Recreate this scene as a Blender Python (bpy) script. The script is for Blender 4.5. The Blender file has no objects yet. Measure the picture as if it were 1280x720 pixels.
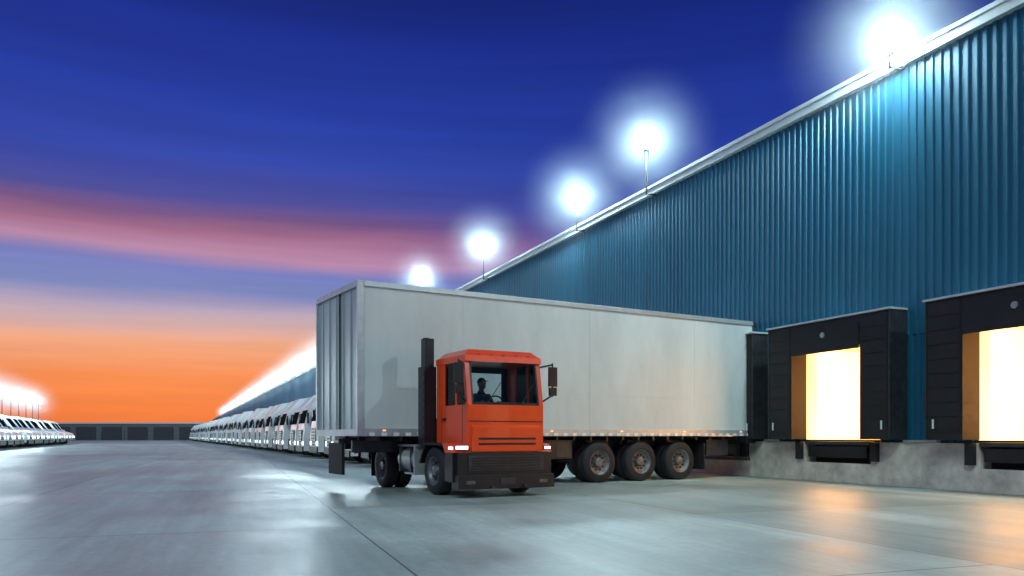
import bpy, bmesh, math, random
from mathutils import Vector, Matrix
random.seed(4)
S=bpy.context.scene
S.view_settings.view_transform='Standard'; S.view_settings.look='None'; S.view_settings.exposure=0

def lin(c):
    return tuple(((v/255)/12.92 if v/255<=0.04045 else ((v/255+0.055)/1.055)**2.4) for v in c)

# ---------------- materials
def newmat(name):
    m=bpy.data.materials.new(name); m.use_nodes=True
    return m, m.node_tree.nodes, m.node_tree.links, m.node_tree.nodes['Principled BSDF']
def mat(name,col,rough=.5,metal=0,noise=.15,nscale=3,bump=0,coat=0,dirt=None,stretch=(1,1,1),spec=.5):
    m,N,L,b=newmat(name)
    tc=N.new('ShaderNodeTexCoord'); mp=N.new('ShaderNodeMapping'); mp.inputs['Scale'].default_value=stretch
    L.new(tc.outputs['Object'],mp.inputs[0])
    n=N.new('ShaderNodeTexNoise'); n.inputs['Scale'].default_value=nscale; n.inputs['Detail'].default_value=6
    n.inputs['Roughness'].default_value=.65
    L.new(mp.outputs[0],n.inputs['Vector'])
    r=N.new('ShaderNodeValToRGB'); r.color_ramp.elements[0].position=.3; r.color_ramp.elements[1].position=.7
    lo=tuple(max(0,c*(1-noise)) for c in col); hi=tuple(min(1,c*(1+noise)) for c in col)
    if dirt: lo=dirt
    r.color_ramp.elements[0].color=(*lo,1); r.color_ramp.elements[1].color=(*hi,1)
    L.new(n.outputs[0],r.inputs[0]); L.new(r.outputs[0],b.inputs['Base Color'])
    rr=N.new('ShaderNodeMapRange'); rr.inputs['To Min'].default_value=max(.03,rough-.1); rr.inputs['To Max'].default_value=min(1,rough+.12)
    L.new(n.outputs[0],rr.inputs[0]); L.new(rr.outputs[0],b.inputs['Roughness'])
    b.inputs['Metallic'].default_value=metal
    b.inputs['Coat Weight'].default_value=coat
    b.inputs['Specular IOR Level'].default_value=spec
    if bump:
        bp=N.new('ShaderNodeBump'); bp.inputs['Strength'].default_value=bump; bp.inputs['Distance'].default_value=.02
        L.new(n.outputs[0],bp.inputs['Height']); L.new(bp.outputs[0],b.inputs['Normal'])
    return m
def emat(name,col,s):
    m,N,L,b=newmat(name); b.inputs['Base Color'].default_value=(.8,.8,.8,1)
    b.inputs['Emission Color'].default_value=(*col,1); b.inputs['Emission Strength'].default_value=s
    return m
def glassmat(name,tint=(.7,.8,.84),refl=.12):
    m,N,L,b=newmat(name); out=[n for n in N if n.type=='OUTPUT_MATERIAL'][0]
    t=N.new('ShaderNodeBsdfTransparent'); t.inputs[0].default_value=(*tint,1)
    g=N.new('ShaderNodeBsdfGlossy'); g.inputs['Roughness'].default_value=.03
    fr=N.new('ShaderNodeLayerWeight'); fr.inputs[0].default_value=refl*2
    mx=N.new('ShaderNodeMixShader'); L.new(fr.outputs['Fresnel'],mx.inputs[0]); L.new(t.outputs[0],mx.inputs[1]); L.new(g.outputs[0],mx.inputs[2])
    L.new(mx.outputs[0],out.inputs[0]); return m
def halomat(name,dens,R):  # scattering ball added around a lamp to imitate its glare halo
    m,N,L,b=newmat(name); out=[n for n in N if n.type=='OUTPUT_MATERIAL'][0]; N.remove(b)
    v=N.new('ShaderNodeVolumeScatter'); v.inputs['Color'].default_value=(.8,.93,1,1)
    tc=N.new('ShaderNodeTexCoord'); ln=N.new('ShaderNodeVectorMath'); ln.operation='LENGTH'; L.new(tc.outputs['Object'],ln.inputs[0])
    mr=N.new('ShaderNodeMapRange'); mr.inputs['From Min'].default_value=0; mr.inputs['From Max'].default_value=R; mr.inputs['To Min'].default_value=1; mr.inputs['To Max'].default_value=0; L.new(ln.outputs['Value'],mr.inputs[0])
    p=N.new('ShaderNodeMath'); p.operation='POWER'; p.inputs[1].default_value=1.6; L.new(mr.outputs[0],p.inputs[0])
    q=N.new('ShaderNodeMath'); q.operation='MULTIPLY'; q.inputs[1].default_value=dens; L.new(p.outputs[0],q.inputs[0]); L.new(q.outputs[0],v.inputs['Density'])
    L.new(v.outputs[0],out.inputs['Volume']); return m

M={}
M['wall']=mat('corrugated_steel',(.010,.115,.19),.45,.2,.14,1.2,stretch=(1,1,.15))
M['fascia']=mat('fascia_metal',(.50,.57,.58),.45,.1,.08,2)
M['roof']=mat('roof_membrane',(.25,.27,.28),.8)
M['conc']=mat('dock_concrete',(.60,.56,.49),.8,0,.2,2.5,.3,dirt=(.36,.33,.29))
M['rubber']=mat('black_rubber',(.012,.012,.013),.7,0,.3,6,.2)
M['black']=mat('black_paint',(.012,.013,.015),.38,0,.3,5)
M['steel']=mat('dark_steel',(.06,.065,.07),.45,.6,.3,6)
M['galv']=mat('galvanised_steel',(.4,.42,.42),.4,.7,.2,5)
M['alu']=mat('aluminium',(.50,.54,.54),.42,.5,.15,4)
M['hub']=mat('wheel_hub',(.16,.165,.17),.45,.6,.4,9)
M['trailer']=mat('trailer_panel',(.60,.665,.635),.48,.0,.05,.9,dirt=(.50,.555,.53),stretch=(1,1,.35))
M['trailerend']=mat('trailer_end_panel',(.33,.42,.43),.4,.15,.1,1.2,stretch=(1,1,.3))
M['orange']=mat('orange_paint',(.90,.078,.010),.32,0,.07,2,coat=.35)
M['orange2']=mat('orange_paint_dark',(.62,.045,.012),.35,0,.07,2,coat=.3)  # darker orange for the small blocks along the roof edge
M['white']=mat('white_paint',(.74,.78,.78),.3,0,.06,2,coat=.3)
M['glassdark']=mat('dark_glass',(.012,.016,.02),.4,0,.1,1,spec=.0)
M['glass']=glassmat('windscreen_glass')
M['wallin']=mat('interior_wall',(.75,.62,.42),.8)
M['cab_in']=mat('cab_interior',(.03,.03,.032),.7)
M['head']=emat('headlamp_lens',(.8,.93,1),2.5)
M['amber']=emat('amber_marker',(1,.35,.05),1.2)
M['red']=emat('red_marker',(1,.05,.02),2)
M['vhead']=emat('van_headlamp',(.75,.95,1),3)
M['skin']=mat('skin',(.42,.24,.16),.55,0,.06,8)
M['cloth']=mat('jacket_cloth',(.03,.045,.07),.9,0,.2,20)
M['hair']=mat('hair',(.02,.013,.01),.7)
M['lamp_halo']=halomat('lamp_halo_volume',.06,2.6)
M['lamp_halo_far']=halomat('lamp_halo_volume_far',.05,3.4)
m,N,L,b=newmat('interior_wall_glow'); M['glow']=m  # walls emit by themselves; the room's light is put into their colour
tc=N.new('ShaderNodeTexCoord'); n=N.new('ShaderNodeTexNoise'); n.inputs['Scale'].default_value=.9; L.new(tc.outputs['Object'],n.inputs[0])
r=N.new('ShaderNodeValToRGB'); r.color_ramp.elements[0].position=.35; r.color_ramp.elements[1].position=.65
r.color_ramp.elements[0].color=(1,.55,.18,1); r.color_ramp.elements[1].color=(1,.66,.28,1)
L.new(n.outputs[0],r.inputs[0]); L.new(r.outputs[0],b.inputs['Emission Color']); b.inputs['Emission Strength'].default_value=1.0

# ---------------- mesh builder
class MB:
    def __init__(s): s.v=[];s.f=[];s.m=[];s.mats=[];s.sm=[]
    def mi(s,k):
        if k not in s.mats: s.mats.append(k)
        return s.mats.index(k)
    def add(s,vs,fs,k,smooth=False):
        o=len(s.v); s.v+= [tuple(v) for v in vs]; i=s.mi(k)
        for f in fs: s.f.append(tuple(o+a for a in f)); s.m.append(i); s.sm.append(smooth)
    def box(s,x0,x1,y0,y1,z0,z1,k):
        vs=[(x0,y0,z0),(x1,y0,z0),(x1,y1,z0),(x0,y1,z0),(x0,y0,z1),(x1,y0,z1),(x1,y1,z1),(x0,y1,z1)]
        s.hexa(vs,k)
    def hexa(s,vs,k):
        s.add(vs,[(0,3,2,1),(4,5,6,7),(0,1,5,4),(1,2,6,5),(2,3,7,6),(3,0,4,7)],k)
    def cyl(s,c,r,h,axis,k,n=24,r2=None,smooth=True):
        r2=r if r2 is None else r2; vs=[]
        for j,(rr,t) in enumerate(((r,-h/2),(r2,h/2))):
            for i in range(n):
                a=2*math.pi*i/n; p=(rr*math.cos(a),rr*math.sin(a),t)
                if axis=='x': p=(p[2],p[0],p[1])
                if axis=='y': p=(p[1],p[2],p[0])
                vs.append((c[0]+p[0],c[1]+p[1],c[2]+p[2]))
        s.add(vs,[(i,(i+1)%n,n+(i+1)%n,n+i) for i in range(n)],k,smooth)
        s.add(vs,[tuple(range(n-1,-1,-1)),tuple(range(n,2*n))],k)
    def rod(s,a,b,r,k,n=8):
        a=Vector(a);b=Vector(b);d=(b-a).normalized(); q=d.to_track_quat('Z','Y')
        vs=[]
        for p in (a,b):
            for i in range(n):
                t=2*math.pi*i/n; vs.append(p+q@Vector((r*math.cos(t),r*math.sin(t),0)))
        s.add(vs,[(i,(i+1)%n,n+(i+1)%n,n+i) for i in range(n)]+[tuple(range(n-1,-1,-1)),tuple(range(n,2*n))],k,True)
    def ell(s,c,rx,ry,rz,k,nu=16,nv=10):
        vs=[(c[0],c[1],c[2]-rz)]
        for j in range(1,nv):
            p=-math.pi/2+math.pi*j/nv
            for i in range(nu):
                a=2*math.pi*i/nu; vs.append((c[0]+rx*math.cos(p)*math.cos(a),c[1]+ry*math.cos(p)*math.sin(a),c[2]+rz*math.sin(p)))
        vs.append((c[0],c[1],c[2]+rz)); fs=[]
        for i in range(nu): fs.append((0,1+(i+1)%nu,1+i)); 
        for j in range(nv-2):
            for i in range(nu):
                a=1+j*nu+i;b_=1+j*nu+(i+1)%nu; fs.append((a,b_,b_+nu,a+nu))
        t=len(vs)-1
        for i in range(nu): fs.append((t,1+(nv-2)*nu+i,1+(nv-2)*nu+(i+1)%nu))
        s.add(vs,fs,k,True)
    def wheel(s,c,r,w,side,hub='hub'):
        prof=[(r*.50,-w/2),(r*.9,-w/2),(r,-w/2+.04),(r,w/2-.04),(r*.95,w/2-.01),(r*.62,w/2),(r*.60,w/2-.02)]
        n=36; vs=[]
        for (rr,t) in prof:
            for i in range(n):
                a=2*math.pi*i/n; vs.append((c[0]+side*t,c[1]+rr*math.cos(a),c[2]+rr*math.sin(a)))
        fs=[(j*n+i,j*n+(i+1)%n,(j+1)*n+(i+1)%n,(j+1)*n+i) for j in range(len(prof)-1) for i in range(n)]
        s.add(vs,fs,'rubber',True)
        prof=[(r*.61,w/2-.005),(r*.54,w/2-.02),(r*.50,w/2-.07),(r*.25,w/2-.11),(r*.22,w/2-.03),(r*.16,w/2-.02),(.001,w/2-.02)]
        vs=[]
        for (rr,t) in prof:
            for i in range(n):
                a=2*math.pi*i/n; vs.append((c[0]+side*t,c[1]+rr*math.cos(a),c[2]+rr*math.sin(a)))
        s.add(vs,fs[:n*(len(prof)-1)],hub,True)
        for i in range(10):
            a=2*math.pi*i/10
            s.cyl((c[0]+side*(w/2-.085),c[1]+r*.36*math.cos(a),c[2]+r*.36*math.sin(a)),.025,.05,'x','black',8)
    def obj(s,name,bevel=0,parent=None,loc=None,rot=0):
        me=bpy.data.meshes.new(name); me.from_pydata(s.v,[],s.f); me.update()
        for k in s.mats: me.materials.append(M[k])
        me.polygons.foreach_set('material_index',s.m); me.polygons.foreach_set('use_smooth',s.sm)
        bm=bmesh.new(); bm.from_mesh(me); bmesh.ops.recalc_face_normals(bm,faces=bm.faces); bm.to_mesh(me); bm.free()
        o=bpy.data.objects.new(name,me); S.collection.objects.link(o)
        if bevel:
            b=o.modifiers.new('b','BEVEL'); b.width=bevel; b.segments=2; b.limit_method='ANGLE'; b.angle_limit=math.radians(50)
        if parent: o.parent=parent
        if loc is not None: o.location=loc
        o.rotation_euler=(0,0,rot)
        return o
def empty(name,loc=(0,0,0),rot=0):
    e=bpy.data.objects.new(name,None); S.collection.objects.link(e); e.location=loc; e.rotation_euler=(0,0,rot); e.empty_display_size=.3; return e

# ---------------- camera
cd=bpy.data.cameras.new('camera'); cam=bpy.data.objects.new('camera',cd); S.collection.objects.link(cam); S.camera=cam
cam.location=(0,0,1.15); cam.rotation_euler=(math.radians(90),0,0)
cd.sensor_width=36; cd.lens=27.93; cd.shift_y=.1445; cd.clip_end=6000; cd.clip_start=.1

# ---------------- ground
WA=math.atan2(.923,-.384)
me=bpy.data.meshes.new('ground'); me.from_pydata([(-3000,-300,0),(3000,-300,0),(3000,4500,0),(-3000,4500,0)],[],[(0,1,2,3)])
g=bpy.data.objects.new('concrete_yard_ground',me); S.collection.objects.link(g)
m,N,L,b=newmat('yard_concrete'); me.materials.append(m)
def mathn(op,a,bb,clamp=False,c=None):
    x=N.new('ShaderNodeMath'); x.operation=op; x.use_clamp=clamp
    for i,v in enumerate((a,bb)):
        if isinstance(v,(int,float)): x.inputs[i].default_value=v
        else: L.new(v,x.inputs[i])
    if c is not None: x.inputs[2].default_value=c
    return x.outputs[0]
tc=N.new('ShaderNodeTexCoord'); mp=N.new('ShaderNodeMapping'); mp.inputs['Rotation'].default_value=(0,0,-WA+.06); mp.inputs['Location'].default_value=(2.2,1.4,0); L.new(tc.outputs['Object'],mp.inputs[0])
br=N.new('ShaderNodeTexBrick'); br.inputs['Scale'].default_value=1; br.inputs['Brick Width'].default_value=7.5; br.inputs['Row Height'].default_value=5
br.inputs['Mortar Size'].default_value=.014; br.inputs['Mortar Smooth'].default_value=.3; br.inputs['Bias'].default_value=0; br.offset=.35
br.inputs['Color1'].default_value=(.40,.475,.43,1); br.inputs['Color2'].default_value=(.26,.315,.285,1); br.inputs['Mortar'].default_value=(.10,.115,.105,1)
L.new(mp.outputs[0],br.inputs[0])
n1=N.new('ShaderNodeTexNoise'); n1.inputs['Scale'].default_value=.25; n1.inputs['Detail'].default_value=9; n1.inputs['Roughness'].default_value=.66; L.new(mp.outputs[0],n1.inputs[0])
mp2=N.new('ShaderNodeMapping'); mp2.inputs['Scale'].default_value=(.12,1.6,1); L.new(mp.outputs[0],mp2.inputs[0])
n2=N.new('ShaderNodeTexNoise'); n2.inputs['Scale'].default_value=1.0; n2.inputs['Detail'].default_value=7; n2.inputs['Roughness'].default_value=.7; L.new(mp2.outputs[0],n2.inputs[0])
n3=N.new('ShaderNodeTexNoise'); n3.inputs['Scale'].default_value=7; n3.inputs['Detail'].default_value=8; n3.inputs['Roughness'].default_value=.75; L.new(mp.outputs[0],n3.inputs[0])
s1=mathn('MAXIMUM',mathn('MULTIPLY_ADD',n1.outputs[0],1.7,c=.15),.5)
s2=mathn('MULTIPLY_ADD',n2.outputs[0],1.2,c=.4)
s3=mathn('MULTIPLY_ADD',n3.outputs[0],.9,c=.55)
pr=mathn('MULTIPLY',mathn('MULTIPLY',s1,s2),s3)
vm=N.new('ShaderNodeVectorMath'); vm.operation='SCALE'; L.new(br.outputs[0],vm.inputs[0]); L.new(pr,vm.inputs['Scale'])
L.new(vm.outputs[0],b.inputs['Base Color'])
ro=N.new('ShaderNodeMapRange'); ro.inputs['From Min'].default_value=.35; ro.inputs['From Max'].default_value=.65; ro.inputs['To Min'].default_value=.33; ro.inputs['To Max'].default_value=.52
L.new(n1.outputs[0],ro.inputs[0])
ro2=mathn('ADD',ro.outputs[0],mathn('MULTIPLY',mathn('SUBTRACT',n3.outputs[0],.5),.25)); L.new(ro2,b.inputs['Roughness']); b.inputs['Specular IOR Level'].default_value=.45
bp=N.new('ShaderNodeBump'); bp.inputs['Strength'].default_value=.3; bp.inputs['Distance'].default_value=.012
hh=mathn('ADD',n3.outputs[0],mathn('MULTIPLY',br.outputs['Fac'],-2.0)); L.new(hh,bp.inputs['Height']); L.new(bp.outputs[0],b.inputs['Normal'])

# ---------------- warehouse (local x along wall away from camera, +y toward yard)
W=empty('warehouse',(7.2,22,0),WA)
U0,U1,H=-30,420,9.5
doors=[-17.1,-12.2,-7.36,-2.49,2.1]+[7+4.9*i for i in range(14)]
OW=1.2; ZT=3.42; ZB=1.06
def corr(mb,u0,u1,z0,z1,p=.21):
    pts=[]
    prof=[(0,0),(.42,0),(.5,.03),(.86,.03),(.94,0)]
    k=0
    while True:
        done=False
        for a,d in prof:
            uu=u0+(k+a)*p
            if uu>=u1: done=True;break
            pts.append((uu,d))
        if done: break
        k+=1
    pts.append((u1,0))
    n=len(pts); vs=[(a,d,z0) for a,d in pts]+[(a,d,z1) for a,d in pts]
    mb.add(vs,[(i,i+1,n+i+1,n+i) for i in range(n-1)],'wall')
mb=MB()
corr(mb,U0,70,ZT,H); corr(mb,70,U1,1.0,H,.6)
last=U0
for c in sorted(doors):
    corr(mb,last,c-OW,1.0,ZT); last=c+OW
corr(mb,last,70,1.0,ZT)
mb.obj('cladding',parent=W)
mb=MB()
mb.box(U0,U1,-.02,.16,H-.02,H+.24,'fascia'); mb.box(U0,U1,.16,.2,H+.18,H+.28,'fascia')
mb.box(U0,U1,-45,-.05,H-.3,H,'roof'); mb.box(U0-.2,U0-.01,-45,0,0,H+.3,'wall'); mb.box(U1+.01,U1+.2,-45,0,0,H+.3,'wall'); mb.box(U0,U1,-45.3,-45.01,0,H,'wall')
mb.obj('roof',parent=W)
mb=MB()
last=U0
PIT=1.05
for c in sorted(doors):
    mb.box(last,c-PIT,-.3,.14,0,1.0,'conc'); mb.box(c-PIT,c+PIT,-.3,.14,0,.48,'conc')
    mb.box(c-PIT,c+PIT,-.28,-.2,.48,1.0,'rubber')
    mb.box(c-PIT+.02,c+PIT-.02,-.19,.2,.93,1.02,'steel')
    mb.box(c-PIT+.1,c+PIT-.1,.0,.16,.62,.9,'black')
    for sx in (-1,1):
        mb.box(c+sx*1.22-.1,c+sx*1.22+.1,.143,.25,.55,1.0,'rubber')
    last=c+PIT
mb.box(last,U1,-.3,.14,0,1.0,'conc')
last=U0
for c in sorted(doors):
    mb.box(last,c-2.0,.05,.2,1.003,1.06,'galv'); last=c+2.0
mb.box(last,U1,.05,.2,1.003,1.06,'galv')
mb.obj('dock_plinth',bevel=.012,parent=W)
mb=MB()
for c in doors[:8]:
    a,bq=c-OW,c+OW; zi=ZT
    D=-3.2
    mb.add([(a,-.02,ZB),(bq,-.02,ZB),(bq,D,ZB),(a,D,ZB)],[(0,1,2,3)],'conc')
    mb.add([(a,-.02,zi),(bq,-.02,zi),(bq,D,zi),(a,D,zi)],[(0,1,2,3)],'wallin')
    for q in (a,bq): mb.add([(q,-.02,ZB),(q,D,ZB),(q,D,zi),(q,-.02,zi)],[(0,1,2,3)],'glow')
    mb.add([(a,D,ZB),(bq,D,ZB),(bq,D,zi),(a,D,zi)],[(0,1,2,3)],'glow')
for c in doors[8:]:
    mb.box(c-OW,c+OW,-.1,-.04,1,ZT,'fascia')
mb.obj('dock_interiors',parent=W)
mb=MB()
for c in doors:
    hw=1.95; top=3.98; pr_=.55
    for sx in (-1,1):
        xo=c+sx*hw; xi=c+sx*1.12
        x0,x1=min(xo,xi),max(xo,xi)
        mb.box(x0,x1,.05,pr_,1.07,top-.02,'rubber')
        for k in range(9):
            z=1.25+k*.3; mb.box(x0+.05,x1-.02,pr_,pr_+.012,z,z+.285,'rubber')
        mb.box(min(xo,xo+sx*.03),max(xo,xo+sx*.03),.05,pr_+.02,1.07,top,'steel')
        mb.box(xo-sx*.18-.02,xo-sx*.18+.02,pr_+.036,pr_+.05,1.3,1.5,'white')
    mb.box(c-1.118,c+1.118,.05,pr_+.0,3.28,top-.02,'rubber')
    mb.box(c-1.1,c+1.1,pr_,pr_+.03,3.2,3.8,'rubber')
    mb.box(c-hw-.06,c+hw+.06,.05,pr_+.06,top,top+.045,'fascia')
    mb.cyl((c,pr_+.05,3.62),.07,.03,'y','galv',12)
mb.obj('dock_shelters',parent=W)
mb=MB()
for c in doors[:8]:
    q=c+2.25; mb.box(q-.1,q+.1,.05,.16,1.7,2.1,'steel'); mb.box(q-.03,q+.03,.055,.1,1.07,1.7,'galv')
mb.obj('control_boxes',parent=W)
for c in (-12.2,-7.36,-2.49,2.1):
    ld=bpy.data.lights.new('dock_light','AREA'); ld.energy=320; ld.color=(1,.42,.10); ld.shape='RECTANGLE'; ld.size=2.3; ld.size_y=2.25
    lo=bpy.data.objects.new('dock_light',ld); S.collection.objects.link(lo); lo.parent=W; lo.location=(c,-.35,2.24)
    lo.rotation_euler=(math.radians(90),0,math.radians(180))

# ---------------- floodlights on brackets at the eaves
def lampobj(parent,loc,energy,r,mr_,mk):
    ld=bpy.data.lights.new('lamp','POINT'); ld.energy=energy; ld.color=(.70,.93,1); ld.shadow_soft_size=r
    lo=bpy.data.objects.new('lamp',ld); S.collection.objects.link(lo); lo.parent=parent; lo.location=loc
    if mk: mb=MB(); mb.ell((0,0,0),mr_,mr_,mr_,mk,24,14); mb.obj('lamp_halo',parent=parent,loc=loc)  # added halo volume centred on the lamp
def floodlight(u,v,z,e=2100,mk='lamp_halo',mr_=2.6,r=.36):
    E=empty('floodlight',W.location,WA)
    mb=MB()
    mb.rod((u,v,H-.1),(u,v,z-.2),.03,'steel'); mb.rod((u,.0,H-.05),(u,v,H-.05),.03,'steel')
    mb.cyl((u,v,z-.2),.1,.12,'z','steel',12)
    mb.obj('fixture',parent=E)
    lampobj(E,(u,v,z),e,r,mr_,mk)
for (u,z) in [(-4.32,10.0),(5.8,11.2),(11.0,10.7),(21.7,11.2),(33.6,11.6)]: floodlight(u,.4,z)
for u in [46.8,60.8,76,86,96,107,118,130,143,157,172,188,205,225,250,280,315]: floodlight(u,.4,10.7,2600,'lamp_halo_far',3.4,.4)
floodlight(-16,.4,10.6)

# ---------------- semi trailer
ta=math.atan2(.517,.855); TL,TW=11.55,2.78; ZF,ZR=1.15,4.35
mb=MB()
mb.box(.03,TL-.03,.02,TW-.02,ZF+.1,ZR-.06,'trailer')
mb.box(0,.028,.04,TW-.04,ZF+.1,ZR-.06,'trailerend')
for i in range(1,6): mb.box(-.02,0,.05+i*TW/6-.02,.05+i*TW/6+.02,ZF+.15,ZR-.15,'trailerend')
mb.box(-.035,.0,TW*.42,TW*.42+.05,ZF+.1,ZR-.1,'steel')
for yy in (0.0,TW-.09): mb.box(-.05,.09,yy,yy+.09,ZF,ZR,'alu')
mb.box(-.05,.04,.09,TW-.09,ZR-.12,ZR,'alu'); mb.box(-.05,.04,.09,TW-.09,ZF,ZF+.14,'alu')
for yy in (-.012,TW-.05): 
    mb.box(.09,TL,yy,yy+.062,ZR-.11,ZR,'alu')
    mb.box(.09,TL,yy,yy+.062,ZF,ZF+.16,'alu')
mb.box(.0,TL,.05,TW-.05,ZR-.058,ZR-.03,'white')
for i in (2,5,8):
    xx=.09+i*TL/10; mb.box(xx-.006,xx+.006,.016,.021,ZF+.16,ZR-.11,'trailer')
mb.box(.3,TL-.1,.016,.0215,ZF+1.0,ZF+1.007,'trailer')
for yy in (-.02,TW-.1): mb.box(TL-.03,TL+.06,yy,yy+.12,ZF-.02,ZR,'steel')
mb.box(TL-.03,TL+.06,.1,TW-.1,ZR-.12,ZR,'steel'); mb.box(TL-.0,TL+.03,.1,TW-.1,ZF,ZR-.12,'trailerend')
xx=.2
while xx<TL-.1:
    mb.box(xx,xx+.12,-.03,-.012,ZF+.0,ZF+.07,'white'); xx+=.27
for i in range(6): mb.box(.5+i*2.1,.56+i*2.1,-.035,-.0125,ZF+.1,ZF+.13,'amber')
for yy in (.85,1.75): mb.box(.3,TL-.1,yy,yy+.14,ZF-.3,ZF-.002,'steel')
xx=.4
while xx<TL: mb.box(xx,xx+.06,.05,TW-.05,ZF-.1,ZF-.004,'steel'); xx+=.5
for ax in (6.2,7.53,8.86):
    mb.cyl((ax,TW/2,.5),.07,TW-.5,'y','steel',12)
    for side in (0,1):
        yb=.18 if side==0 else TW-.18
        for q,off in ((0,0),(1,.33)):
            tmp=MB(); tmp.wheel((0,0,0),.5,.27,1)
            sg=1 if side==0 else -1
            yc=yb+sg*off
            vs=[(ax+v[1], yc-sg*v[0], .5+v[2]) for v in tmp.v]
            o=len(mb.v); mb.v+=vs
            for f,mi_,sm in zip(tmp.f,tmp.m,tmp.sm):
                mb.f.append(tuple(o+a for a in f)); mb.m.append(mb.mi(tmp.mats[mi_])); mb.sm.append(sm)
    mb.box(ax-.1,ax+.1,.5,.7,.5,ZF-.1,'steel')
mb.box(5.5,9.5,.9,1.9,.72,.85,'steel')
for yy in (.35,2.2):
    mb.box(2.6,2.74,yy,yy+.14,.35,ZF,'steel'); mb.box(2.52,2.82,yy-.06,yy+.2,.3,.35,'steel')
mb.box(4.6,5.4,.1,.6,.6,1.05,'black'); mb.box(4.95,5.35,.095,.1,.65,1.0,'steel')
mb.box(9.7,9.74,.05,.75,.25,.95,'rubber')
mb.box(9.9,10.7,.15,.7,.62,1.05,'steel')
mb.box(TL-.25,TL+.1,.02,TW-.02,.95,ZF-.03,'steel')
for yy in (.5,TW-.6): mb.box(TL-.12,TL-.02,yy,yy+.1,.5,.95,'steel')
mb.box(TL-.14,TL-.02,.1,TW-.1,.46,.56,'steel')
mb.box(TL+.061,TL+.07,.2,.4,.98,1.06,'red')
mb.box(.05,.12,1.25,2.15,.3,1.0,'rubber'); mb.box(.0,.9,1.3,1.35,.98,1.1,'steel')
mb.box(.02,1.4,.5,.58,.8,ZF-.1,'steel'); mb.rod((.1,.6,.8),(1.4,.6,1.1),.03,'steel')
trl=mb.obj('semi_trailer',bevel=.006,loc=(-3.12,16.28,0),rot=ta)

# ---------------- yard tractor
TR=math.radians(29)
T=empty('yard_tractor',(-.10,15.03,0),TR)
mb=MB()
CX0,CX1=-.76,.88; YF,YB=.12,1.55
mb.box(-1.0,1.0,.02,.5,.28,.84,'black'); mb.box(-1.03,1.03,-.05,.25,.16,.42,'black')
mb.box(-.8,.82,-.0,.02,.5,.78,'steel')
for i in range(5): mb.box(-.72,.74,-.015,.0,.53+i*.05,.555+i*.05,'black')
mb.box(-.16,.16,-.07,-.05,.24,.36,'steel')
for sx in (-.78,.78): mb.box(sx-.09,sx+.09,-.062,-.05,.26,.32,'hub')
for sx in (-.35,.35): mb.rod((sx,-.05,.2),(sx,-.14,.2),.03,'steel')
for a,b_ in ((-1.06,-.72),(.75,1.06)):
    mb.hexa([(a,.1,.84),(b_,.1,.84),(b_,.5,.84),(a,.5,.84),(a,.2,1.0),(b_,.2,1.0),(b_,.62,1.02),(a,.62,1.02)],'orange')
    mb.hexa([(a,.62,.97),(b_,.62,.97),(b_,1.45,.97),(a,1.45,.97),(a,.62,1.02),(b_,.62,1.02),(b_,1.45,1.02),(a,1.45,1.02)],'black')
    mb.hexa([(a,1.45,.97),(b_,1.45,.97),(b_,1.72,.6),(a,1.72,.6),(a,1.45,1.02),(b_,1.45,1.02),(b_,1.77,.62),(a,1.77,.62)],'black')
    mb.box(a,b_,.15,.5,.3,.84,'black')
mb.box(-1.045,-.76,.07,.085,.885,.985,'black'); mb.box(-1.03,-.78,.06,.07,.90,.965,'head'); mb.box(-1.075,-1.06,.12,.3,.9,.95,'head')
mb.box(.86,1.03,.07,.085,.885,.965,'black'); mb.box(.88,1.01,.06,.07,.90,.95,'head')
mb.box(CX0,CX1,YF,YF+.06,.84,1.74,'orange')
mb.hexa([(CX0+.06,YF-.05,.86),(CX1-.06,YF-.05,.86),(CX1-.06,YF-.001,.86),(CX0+.06,YF-.001,.86),(CX0+.08,YF-.05,1.32),(CX1-.08,YF-.05,1.32),(CX1-.08,YF-.001,1.36),(CX0+.08,YF-.001,1.36)],'orange')
mb.box(CX0+.2,CX1-.2,YF-.055,YF-.0505,.98,1.02,'black'); mb.box(CX0+.2,CX1-.2,YF-.055,YF-.0505,1.08,1.12,'black')
mb.box(CX0+.02,CX1-.02,YF-.012,YF-.001,1.42,1.435,'black')
for x0 in (CX0,CX1-.05): mb.box(x0,x0+.05,YF+.06,YB,.84,1.74,'orange')
mb.box(CX0+.05,CX1-.05,YB-.05,YB,.84,1.72,'cab_in'); mb.box(CX0+.05,CX1-.05,YB-.05,YB,2.45,2.6,'cab_in')
for x0 in (CX0+.05,CX1-.17): mb.box(x0,x0+.12,YB-.05,YB,1.72,2.45,'cab_in')
mb.box(CX0+.05,CX1-.05,YF+.06,YB-.05,.9,.98,'cab_in')
xs=CX0-.004
mb.box(xs,CX0-.0005,.34,.352,.9,1.74,'black'); mb.box(xs,CX0-.0005,1.30,1.312,.9,1.74,'black'); mb.box(xs,CX0-.0005,.34,1.31,.9,.912,'black')
mb.box(CX0-.03,CX0-.001,1.1,1.24,1.45,1.5,'black')
SL=.14
def pill(x0,x1,y0,y1,yt0,yt1,k='orange'):
    mb.hexa([(x0,y0,1.74),(x1,y0,1.74),(x1,y1,1.74),(x0,y1,1.74),(x0,yt0,2.56),(x1,yt0,2.56),(x1,yt1,2.56),(x0,yt1,2.56)],k)
for x0 in (CX0,CX1-.09): pill(x0,x0+.09,YF,YF+.1,YF+SL,YF+SL+.1)
for x0 in (CX0,CX1-.06):
    pill(x0,x0+.06,YB-.38,YB,YB-.38,YB)
    pill(x0,x0+.06,.62,.66,.66,.70)
mb.box(CX0+.09,CX1-.09,YF,YF+.05,1.74,1.79,'black')
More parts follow.
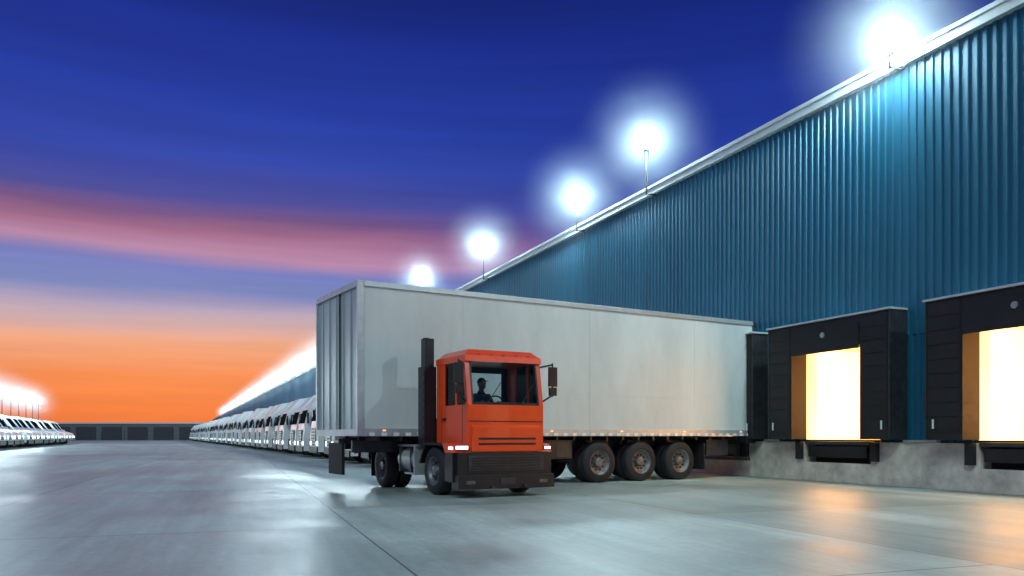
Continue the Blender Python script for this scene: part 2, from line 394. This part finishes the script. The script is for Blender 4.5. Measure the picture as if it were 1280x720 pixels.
for q in (CX0+.09,CX1-.125):
    mb.hexa([(q,YF-.004,1.75),(q+.035,YF-.004,1.75),(q+.035,YF+.03,1.75),(q,YF+.03,1.75),(q,YF+SL-.004,2.56),(q+.035,YF+SL-.004,2.56),(q+.035,YF+SL+.03,2.56),(q,YF+SL+.03,2.56)],'black')
mb.hexa([(CX0-.01,YF+SL-.06,2.56),(CX1+.01,YF+SL-.06,2.56),(CX1+.01,YB+.02,2.56),(CX0-.01,YB+.02,2.56),(CX0-.01,YF+SL-.02,2.68),(CX1+.01,YF+SL-.02,2.68),(CX1+.01,YB+.02,2.68),(CX0-.01,YB+.02,2.68)],'orange')
mb.hexa([(CX0,YF+SL,2.68),(CX1,YF+SL,2.68),(CX1,YB,2.68),(CX0,YB,2.68),(CX0+.14,YF+SL+.12,2.8),(CX1-.14,YF+SL+.12,2.8),(CX1-.14,YB-.1,2.8),(CX0+.14,YB-.1,2.8)],'orange')
for i in range(5): mb.box(CX0+.25+i*.27,CX0+.31+i*.27,YF+SL-.045,YF+SL-.02,2.69,2.71,'orange2')
mb.rod((CX0+.4,YF-.02,1.76),(CX0+.75,YF+.06,2.2),.008,'black'); mb.rod((CX1-.5,YF-.02,1.76),(CX1-.2,YF+.05,2.15),.008,'black')
for sx,xb in ((1,CX1),(-1,CX0)):
    xm=xb+sx*.2
    mb.rod((xb,YF+.15,2.5),(xm,YF-.02,2.55),.018,'black'); mb.rod((xb,YF+.1,1.8),(xm,YF-.02,1.95),.018,'black'); mb.rod((xm,YF-.02,2.58),(xm,YF-.02,1.92),.018,'black')
    mb.box(xm-.09,xm+.09,YF-.06,YF+.0,2.12,2.5,'black'); mb.box(xm-.08,xm+.08,YF-.06,YF+.0,1.94,2.1,'black')
mb.box(-1.0,-.74,1.62,1.95,.95,2.55,'black'); mb.box(-.98,-.78,1.64,1.84,2.55,3.12,'black'); mb.cyl((-.86,1.86,2.95),.07,.4,'z','steel',16)
for i in range(8): mb.box(-1.01,-1.0,1.66,1.9,1.1+i*.18,1.2+i*.18,'steel')
for x0 in (-.5,.38): mb.box(x0,x0+.12,.4,4.75,.7,.98,'steel')
for yy in (1.8,2.6,3.4,4.6): mb.box(-.38,.38,yy,yy+.1,.75,.95,'steel')
mb.box(-.45,.45,3.3,4.1,.985,1.1,'black'); mb.box(-1.1,1.1,4.75,4.83,.6,1.0,'steel')
for sx in (-.8,.8): mb.box(sx-.28,sx+.28,4.6,4.63,.22,.95,'rubber'); mb.box(sx-.1,sx+.1,4.83,4.85,.8,.9,'red')
mb.cyl((-.8,2.45,.66),.27,.95,'y','alu',24); mb.box(-1.08,-.6,1.85,2.93,.93,.97,'galv'); mb.box(-1.1,-.55,1.9,1.95,.35,.95,'alu'); mb.box(-1.1,-.6,2.0,2.45,.36,.4,'galv')
for yy in (2.15,2.75): mb.box(-1.085,-.52,yy,yy+.05,.4,.94,'steel')
mb.box(.55,1.05,1.9,2.8,.4,.92,'black')
mb.box(-.7,.7,1.65,1.85,.98,1.5,'black'); mb.rod((-.6,1.75,1.3),(.6,1.75,1.3),.12,'steel',12)
for sx in (-1,1):
    mb.wheel((sx*.88,1.12,.47),.47,.3,sx)
    mb.wheel((sx*.98,3.85,.48),.48,.27,sx); mb.wheel((sx*.66,3.85,.48),.48,.27,sx)
    mb.hexa([(sx*.6,3.2,.95),(sx*1.12,3.2,.95),(sx*1.12,4.5,.95),(sx*.6,4.5,.95),(sx*.6,3.2,.99),(sx*1.12,3.2,.99),(sx*1.12,4.5,.99),(sx*.6,4.5,.99)],'black')
mb.cyl((0,1.12,.47),.07,1.5,'x','steel',12); mb.cyl((0,3.85,.48),.1,1.4,'x','steel',12)
mb.box(-.22,.3,.95,1.4,1.2,1.42,'cab_in'); mb.hexa([(-.2,1.36,1.42),(.28,1.36,1.42),(.28,1.48,1.42),(-.2,1.48,1.42),(-.15,1.44,2.0),(.23,1.44,2.0),(.23,1.5,2.0),(-.15,1.5,2.0)],'cab_in')
mb.box(CX0+.06,CX1-.06,YF+.06,.42,1.5,1.7,'cab_in')
mb.rod((.04,.42,1.5),(.04,.62,1.74),.03,'cab_in')
n=20
for i in range(n):
    a0=2*math.pi*i/n;a1=2*math.pi*(i+1)/n
    f=lambda a:(.04+.21*math.cos(a),.64-.11*math.sin(a),1.76+.17*math.sin(a))
    mb.rod(f(a0),f(a1),.016,'cab_in',6)
mb.obj('body',bevel=.02,parent=T)
mb=MB()
mb.hexa([(CX0+.1,YF+.012,1.78),(CX1-.1,YF+.012,1.78),(CX1-.1,YF+.018,1.78),(CX0+.1,YF+.018,1.78),(CX0+.1,YF+SL+.005,2.56),(CX1-.1,YF+SL+.005,2.56),(CX1-.1,YF+SL+.011,2.56),(CX0+.1,YF+SL+.011,2.56)],'glass')
for x0 in (CX0+.02,CX1-.03):
    mb.hexa([(x0,YF+.1,1.74),(x0+.006,YF+.1,1.74),(x0+.006,YB-.38,1.74),(x0,YB-.38,1.74),(x0,YF+SL+.1,2.56),(x0+.006,YF+SL+.1,2.56),(x0+.006,YB-.38,2.56),(x0,YB-.38,2.56)],'glass')
mb.obj('cab_glass',parent=T)

# ---------------- driver
D=empty('driver',T.location,TR)
def skinned(name,verts,edges,rad,k,root=0,sub=2):
    me=bpy.data.meshes.new(name); me.from_pydata(verts,edges,[]); me.materials.append(M[k])
    o=bpy.data.objects.new(name,me); S.collection.objects.link(o)
    o.modifiers.new('s','SKIN'); sv=me.skin_vertices[0].data
    for i,r in enumerate(rad):
        r=r if isinstance(r,tuple) else (r,r); sv[i].radius=r; sv[i].use_root=(i==root)
    ss=o.modifiers.new('ss','SUBSURF'); ss.levels=sub; ss.render_levels=sub
    o.parent=D
    return o
cx=.04; 
V=[(cx,1.2,1.5),(cx,1.22,1.68),(cx,1.2,1.86),(cx,1.17,1.99),(cx,1.15,2.08)]
E=[(0,1),(1,2),(2,3),(3,4)]; R=[(.17,.13),(.15,.11),(.18,.12),(.11,.09),(.06,.06)]
for sx in (-1,1):
    b0=len(V); V+=[(cx+sx*.19,1.18,1.95),(cx+sx*.25,1.08,1.70),(cx+sx*.18,.84,1.78)]; R+=[.07,.052,.035]; E+=[(2,b0),(b0,b0+1),(b0+1,b0+2)]
    b1=len(V); V+=[(cx+sx*.1,1.12,1.49),(cx+sx*.15,.76,1.5),(cx+sx*.15,.66,1.1),(cx+sx*.15,.52,1.03)]; R+=[.1,.07,.05,.04]; E+=[(0,b1),(b1,b1+1),(b1+1,b1+2),(b1+2,b1+3)]
skinned('body',V,E,R,'cloth')
for sx in (-1,1):
    V=[(cx+sx*.18,.84,1.78),(cx+sx*.185,.76,1.80)]; E=[(0,1)]; R=[.028,(.036,.02)]
    for i in range(4):
        b0=len(V); oz=.03-.02*i; l=(.9,1,.95,.75)[i]
        V+=[(cx+sx*.2,.73,1.80+oz),(cx+sx*.235,.73-.035*l,1.80+oz),(cx+sx*.215,.665,1.79+oz)]; R+=[.011,.0095,.008]; E+=[(1,b0),(b0,b0+1),(b0+1,b0+2)]
    b0=len(V); V+=[(cx+sx*.165,.77,1.83),(cx+sx*.17,.71,1.85)]; R+=[.012,.009]; E+=[(1,b0),(b0,b0+1)]
    skinned('hand',V,E,R,'skin')
mb=MB()
hc=(cx,1.12,2.2)
mb.rod((cx,1.15,2.02),(cx,1.13,2.14),.055,'skin',14)
mb.ell(hc,.078,.095,.115,'skin',20,14); mb.ell((cx,1.045,2.14),.045,.045,.04,'skin')
mb.hexa([(cx-.018,1.03,2.165),(cx+.018,1.03,2.165),(cx+.01,1.05,2.165),(cx-.01,1.05,2.165),(cx-.008,1.025,2.215),(cx+.008,1.025,2.215),(cx+.008,1.04,2.215),(cx-.008,1.04,2.215)],'skin')
for sx in (-1,1):
    mb.ell((cx+sx*.079,1.13,2.19),.012,.022,.033,'skin'); mb.ell((cx+sx*.03,1.034,2.21),.014,.008,.008,'hair')
mb.box(cx-.025,cx+.025,1.0,1.012,2.135,2.142,'hair')
mb.ell((cx,1.14,2.24),.087,.1,.09,'hair'); mb.hexa([(cx-.07,.96,2.245),(cx+.07,.96,2.245),(cx+.075,1.08,2.25),(cx-.075,1.08,2.25),(cx-.07,.96,2.255),(cx+.07,.96,2.255),(cx+.075,1.08,2.27),(cx-.075,1.08,2.27)],'hair')
mb.obj('head',parent=D)

# ---------------- parked trucks
def truckmesh():
    mb=MB()
    mb.box(-1.22,1.22,.05,.35,.35,1.0,'white'); mb.box(-1.2,1.2,-.02,.06,.3,.6,'black')
    mb.hexa([(-1.18,.05,1.0),(1.18,.05,1.0),(1.18,1.9,1.0),(-1.18,1.9,1.0),(-1.15,.12,1.9),(1.15,.12,1.9),(1.18,1.9,1.9),(-1.18,1.9,1.9)],'white')
    mb.hexa([(-1.15,.12,1.9),(1.15,.12,1.9),(1.18,1.9,1.9),(-1.18,1.9,1.9),(-1.08,.35,2.8),(1.08,.35,2.8),(1.12,1.9,2.8),(-1.12,1.9,2.8)],'white')
    mb.hexa([(-1.08,.35,2.8),(1.08,.35,2.8),(1.12,1.9,2.8),(-1.12,1.9,2.8),(-.95,1.1,3.65),(.95,1.1,3.65),(1.0,1.9,3.75),(-1.0,1.9,3.75)],'white')
    mb.hexa([(-1.05,.1,1.92),(1.05,.1,1.92),(1.05,.14,1.92),(-1.05,.14,1.92),(-.98,.31,2.68),(.98,.31,2.68),(.98,.35,2.68),(-.98,.35,2.68)],'glassdark')
    for sx in (-1,1):
        mb.hexa([(sx*1.175,.45,1.92),(sx*1.19,.45,1.92),(sx*1.2,1.3,1.92),(sx*1.18,1.3,1.92),(sx*1.1,.55,2.6),(sx*1.13,.55,2.6),(sx*1.14,1.3,2.6),(sx*1.12,1.3,2.6)],'glassdark')
        mb.box(sx*.9-.22,sx*.9+.22,.03,.05,.68,.88,'vhead')
        mb.box(sx*1.36-.1,sx*1.36+.1,.2,.3,1.9,2.5,'black'); mb.rod((sx*1.1,.3,2.5),(sx*1.36,.25,2.5),.03,'black')
        for yy in (.95,3.4,7.2,8.3): mb.wheel((sx*1.05,yy,.48),.48,.3,sx)
    mb.box(-.65,.65,.02,.05,.68,1.55,'steel')
    for i in range(5): mb.box(-.6,.6,.0,.02,.75+i*.16,.82+i*.16,'galv')
    mb.box(-.5,.5,1.9,8.7,.7,1.0,'steel')
    mb.box(-1.27,1.27,2.35,9.0,1.1,3.95,'trailer'); mb.box(-1.29,1.29,2.33,2.4,1.05,4.0,'alu'); mb.box(-1.29,1.29,2.4,9.0,3.9,4.0,'alu')
    return mb
def vanmesh():
    mb=MB()
    pr=[(0,.4),(.0,.85),(.15,1.2),(.95,1.45),(1.6,2.35),(2.1,2.6),(5.6,2.65),(5.75,2.4),(5.75,.4)]
    n=len(pr); vs=[]
    for x0 in (-.98,.98):
        for (y,z) in pr:
            t=.14*max(0,(z-1.3))/1.35; vs.append((x0*(1-t),y,z))
    mb.add(vs,[(i,(i+1)%n,n+(i+1)%n,n+i) for i in range(n)]+[tuple(range(n-1,-1,-1)),tuple(range(n,2*n))],'white')
    mb.hexa([(-.86,.97,1.47),(.86,.97,1.47),(.86,1.0,1.47),(-.86,1.0,1.47),(-.8,1.54,2.3),(.8,1.54,2.3),(.8,1.6,2.3),(-.8,1.6,2.3)],'glassdark')
    mb.box(-1.0,1.0,-.05,.1,.3,.6,'black'); mb.box(-.5,.5,-.02,.0,.65,.88,'steel')
    for sx in (-1,1):
        mb.hexa([(sx*.955,1.3,1.5),(sx*.98,1.3,1.5),(sx*.98,2.3,1.5),(sx*.955,2.3,1.5),(sx*.9,1.7,2.2),(sx*.925,1.7,2.2),(sx*.925,2.3,2.2),(sx*.9,2.3,2.2)],'glassdark')
        mb.box(sx*.76-.17,sx*.76+.17,-.02,.03,.72,.92,'vhead'); mb.box(sx*1.1-.1,sx*1.1+.1,1.25,1.35,1.4,1.7,'black')
        for yy in (1.0,4.6): mb.wheel((sx*.86,yy,.36),.36,.25,sx)
    return mb
tm=None
nx,ny=-.923,-.384
rot=math.atan2(ny,nx)+math.pi/2
d=30.0; i=0
while d<195:
    px=-9.0-.447*(d-38); 
    if i==0:
        o=truckmesh().obj('parked_truck',bevel=0,loc=(px,d,0),rot=rot); tm=o.data
    else:
        o=bpy.data.objects.new('parked_truck',tm); S.collection.objects.link(o); o.location=(px+random.uniform(-.15,.15),d,0); o.rotation_euler=(0,0,rot+random.uniform(-.02,.02))
        o.scale=(1,1,random.choice((1,1,.96,.93)))
    d+=3.5; i+=1
vm_=None; d=50.; i=0
while d<117:
    px=-43-.431*(d-67)
    if vm_ is None:
        o=vanmesh().obj('parked_van',loc=(px,d,0),rot=rot+math.pi); vm_=o.data
    else:
        o=bpy.data.objects.new('parked_van',vm_); S.collection.objects.link(o); o.location=(px+random.uniform(-.2,.2),d,0); o.rotation_euler=(0,0,rot+math.pi+random.uniform(-.03,.03))
    o.scale=(1.25,1.25,1.25)
    d+=3.3; i+=1
def pole(x,y,h,name='light_pole'):
    E=empty(name,(x,y,0))
    mb=MB(); mb.cyl((0,0,h/2-.15),.08,h-.3,'z','steel',10,.05); mb.cyl((0,0,h-.28),.12,.12,'z','steel',12)
    mb.obj('mast',parent=E)
    lampobj(E,(0,0,h),1200,.36,3.4,'lamp_halo_far')
d=52
while d<120:
    pole(-43-.431*(d-67)-4.0,d-2.0,6.0); d+=5
# distant building + fence
M['distant']=mat('distant_cladding',(.10,.115,.125),.7)
mb=MB()
mb.box(-190,60,215,245,0,4.4,'distant'); mb.box(-190,60,214.8,215,4.4,4.8,'fascia'); mb.box(-190,60,215.01,245,4.4,4.7,'roof')
x=-188
while x<58: mb.box(x,x+5.4,214.9,214.99,.1,3.6,'steel'); x+=7
mb.obj('distant_warehouse')
mb=MB()
x=-190
while x<20: mb.box(x-.05,x+.05,205,205.1,0,2.4,'steel'); x+=3
for z in (.4,1.3,2.35): mb.box(-190,20,204.98,204.999,z,z+.06,'steel')
mb.obj('perimeter_fence')

# ---------------- sky
w=bpy.data.worlds.new('World'); S.world=w; w.use_nodes=True; N=w.node_tree.nodes; L=w.node_tree.links
bg=N['Background']; tc=N.new('ShaderNodeTexCoord'); 
sep=N.new('ShaderNodeSeparateXYZ'); L.new(tc.outputs['Generated'],sep.inputs[0])
mp=N.new('ShaderNodeMapping'); mp.inputs['Scale'].default_value=(1.0,1.0,11); mp.inputs['Rotation'].default_value=(.0,.01,.9); L.new(tc.outputs['Generated'],mp.inputs[0])
nz=N.new('ShaderNodeTexNoise'); nz.inputs['Scale'].default_value=1.4; nz.inputs['Detail'].default_value=7; nz.inputs['Roughness'].default_value=.55; L.new(mp.outputs[0],nz.inputs[0])
off=mathn('MULTIPLY',mathn('SUBTRACT',nz.outputs[0],.5),.045)
fac=mathn('MULTIPLY',mathn('ADD',sep.outputs[2],off),2.0,True)
def ramp(stops):
    r=N.new('ShaderNodeValToRGB'); e=r.color_ramp.elements
    while len(e)>1: e.remove(e[0])
    e[0].position=stops[0][0]; e[0].color=(*lin(stops[0][1]),1)
    for p,c in stops[1:]:
        x=e.new(p); x.color=(*lin(c),1)
    return r
rA=ramp([(0,(208,105,66)),(.05,(226,116,66)),(.13,(238,136,84)),(.21,(232,162,128)),(.27,(192,166,174)),(.33,(118,136,194)),(.385,(112,124,190)),(.42,(186,138,172)),(.465,(162,106,140)),(.50,(114,82,132)),(.545,(70,74,152)),(.62,(42,68,168)),(.75,(28,56,162)),(.9,(18,42,138)),(1,(12,30,112))])
rB=ramp([(0,(190,120,110)),(.15,(160,120,150)),(.3,(112,112,180)),(.45,(72,80,168)),(.55,(48,66,160)),(.7,(30,54,152)),(.9,(17,38,130)),(1,(12,28,108))])
L.new(fac,rA.inputs[0]); L.new(fac,rB.inputs[0])
dp=N.new('ShaderNodeVectorMath'); dp.operation='DOT_PRODUCT'; L.new(tc.outputs['Generated'],dp.inputs[0]); dp.inputs[1].default_value=Vector((-.42,.91,0)).normalized()
mr=N.new('ShaderNodeMapRange'); mr.interpolation_type='SMOOTHSTEP'; mr.inputs['From Min'].default_value=.97; mr.inputs['From Max'].default_value=.78; L.new(dp.outputs['Value'],mr.inputs[0])
mx=N.new('ShaderNodeMix'); mx.data_type='RGBA'; L.new(mr.outputs[0],mx.inputs['Factor']); L.new(rA.outputs[0],mx.inputs['A']); L.new(rB.outputs[0],mx.inputs['B'])
mp2=N.new('ShaderNodeMapping'); mp2.inputs['Scale'].default_value=(.8,.8,18); mp2.inputs['Rotation'].default_value=(.01,.02,0); L.new(tc.outputs['Generated'],mp2.inputs[0])
nw=N.new('ShaderNodeTexNoise'); nw.inputs['Scale'].default_value=2.0; nw.inputs['Detail'].default_value=8; nw.inputs['Roughness'].default_value=.58; L.new(mp2.outputs[0],nw.inputs[0])
st=N.new('ShaderNodeMapRange'); st.inputs['From Min'].default_value=.3; st.inputs['From Max'].default_value=.7; st.inputs['To Min'].default_value=.88; st.inputs['To Max'].default_value=1.1; L.new(nw.outputs[0],st.inputs[0])
sc=N.new('ShaderNodeVectorMath'); sc.operation='SCALE'; L.new(mx.outputs['Result'],sc.inputs[0]); L.new(st.outputs[0],sc.inputs['Scale'])
sk=N.new('ShaderNodeTexSky'); sk.sky_type='NISHITA'; sk.sun_disc=False; sk.sun_elevation=math.radians(1); sk.sun_rotation=math.radians(-25)
sks=N.new('ShaderNodeVectorMath'); sks.operation='SCALE'; sks.inputs['Scale'].default_value=.006; L.new(sk.outputs[0],sks.inputs[0])
ad=N.new('ShaderNodeVectorMath'); ad.operation='ADD'; L.new(sc.outputs[0],ad.inputs[0]); L.new(sks.outputs[0],ad.inputs[1])
L.new(ad.outputs[0],bg.inputs[0]); bg.inputs[1].default_value=1.0

sd=bpy.data.lights.new('sky_fill','SUN'); sd.energy=1.2; sd.angle=math.radians(25); sd.color=(.78,1,.92)  # added soft fill from behind the camera, standing in for skylight after sunset
so=bpy.data.objects.new('sky_fill',sd); S.collection.objects.link(so)
so.rotation_euler=Vector((-.35,-.8,.75)).normalized().to_track_quat('Z','Y').to_euler()
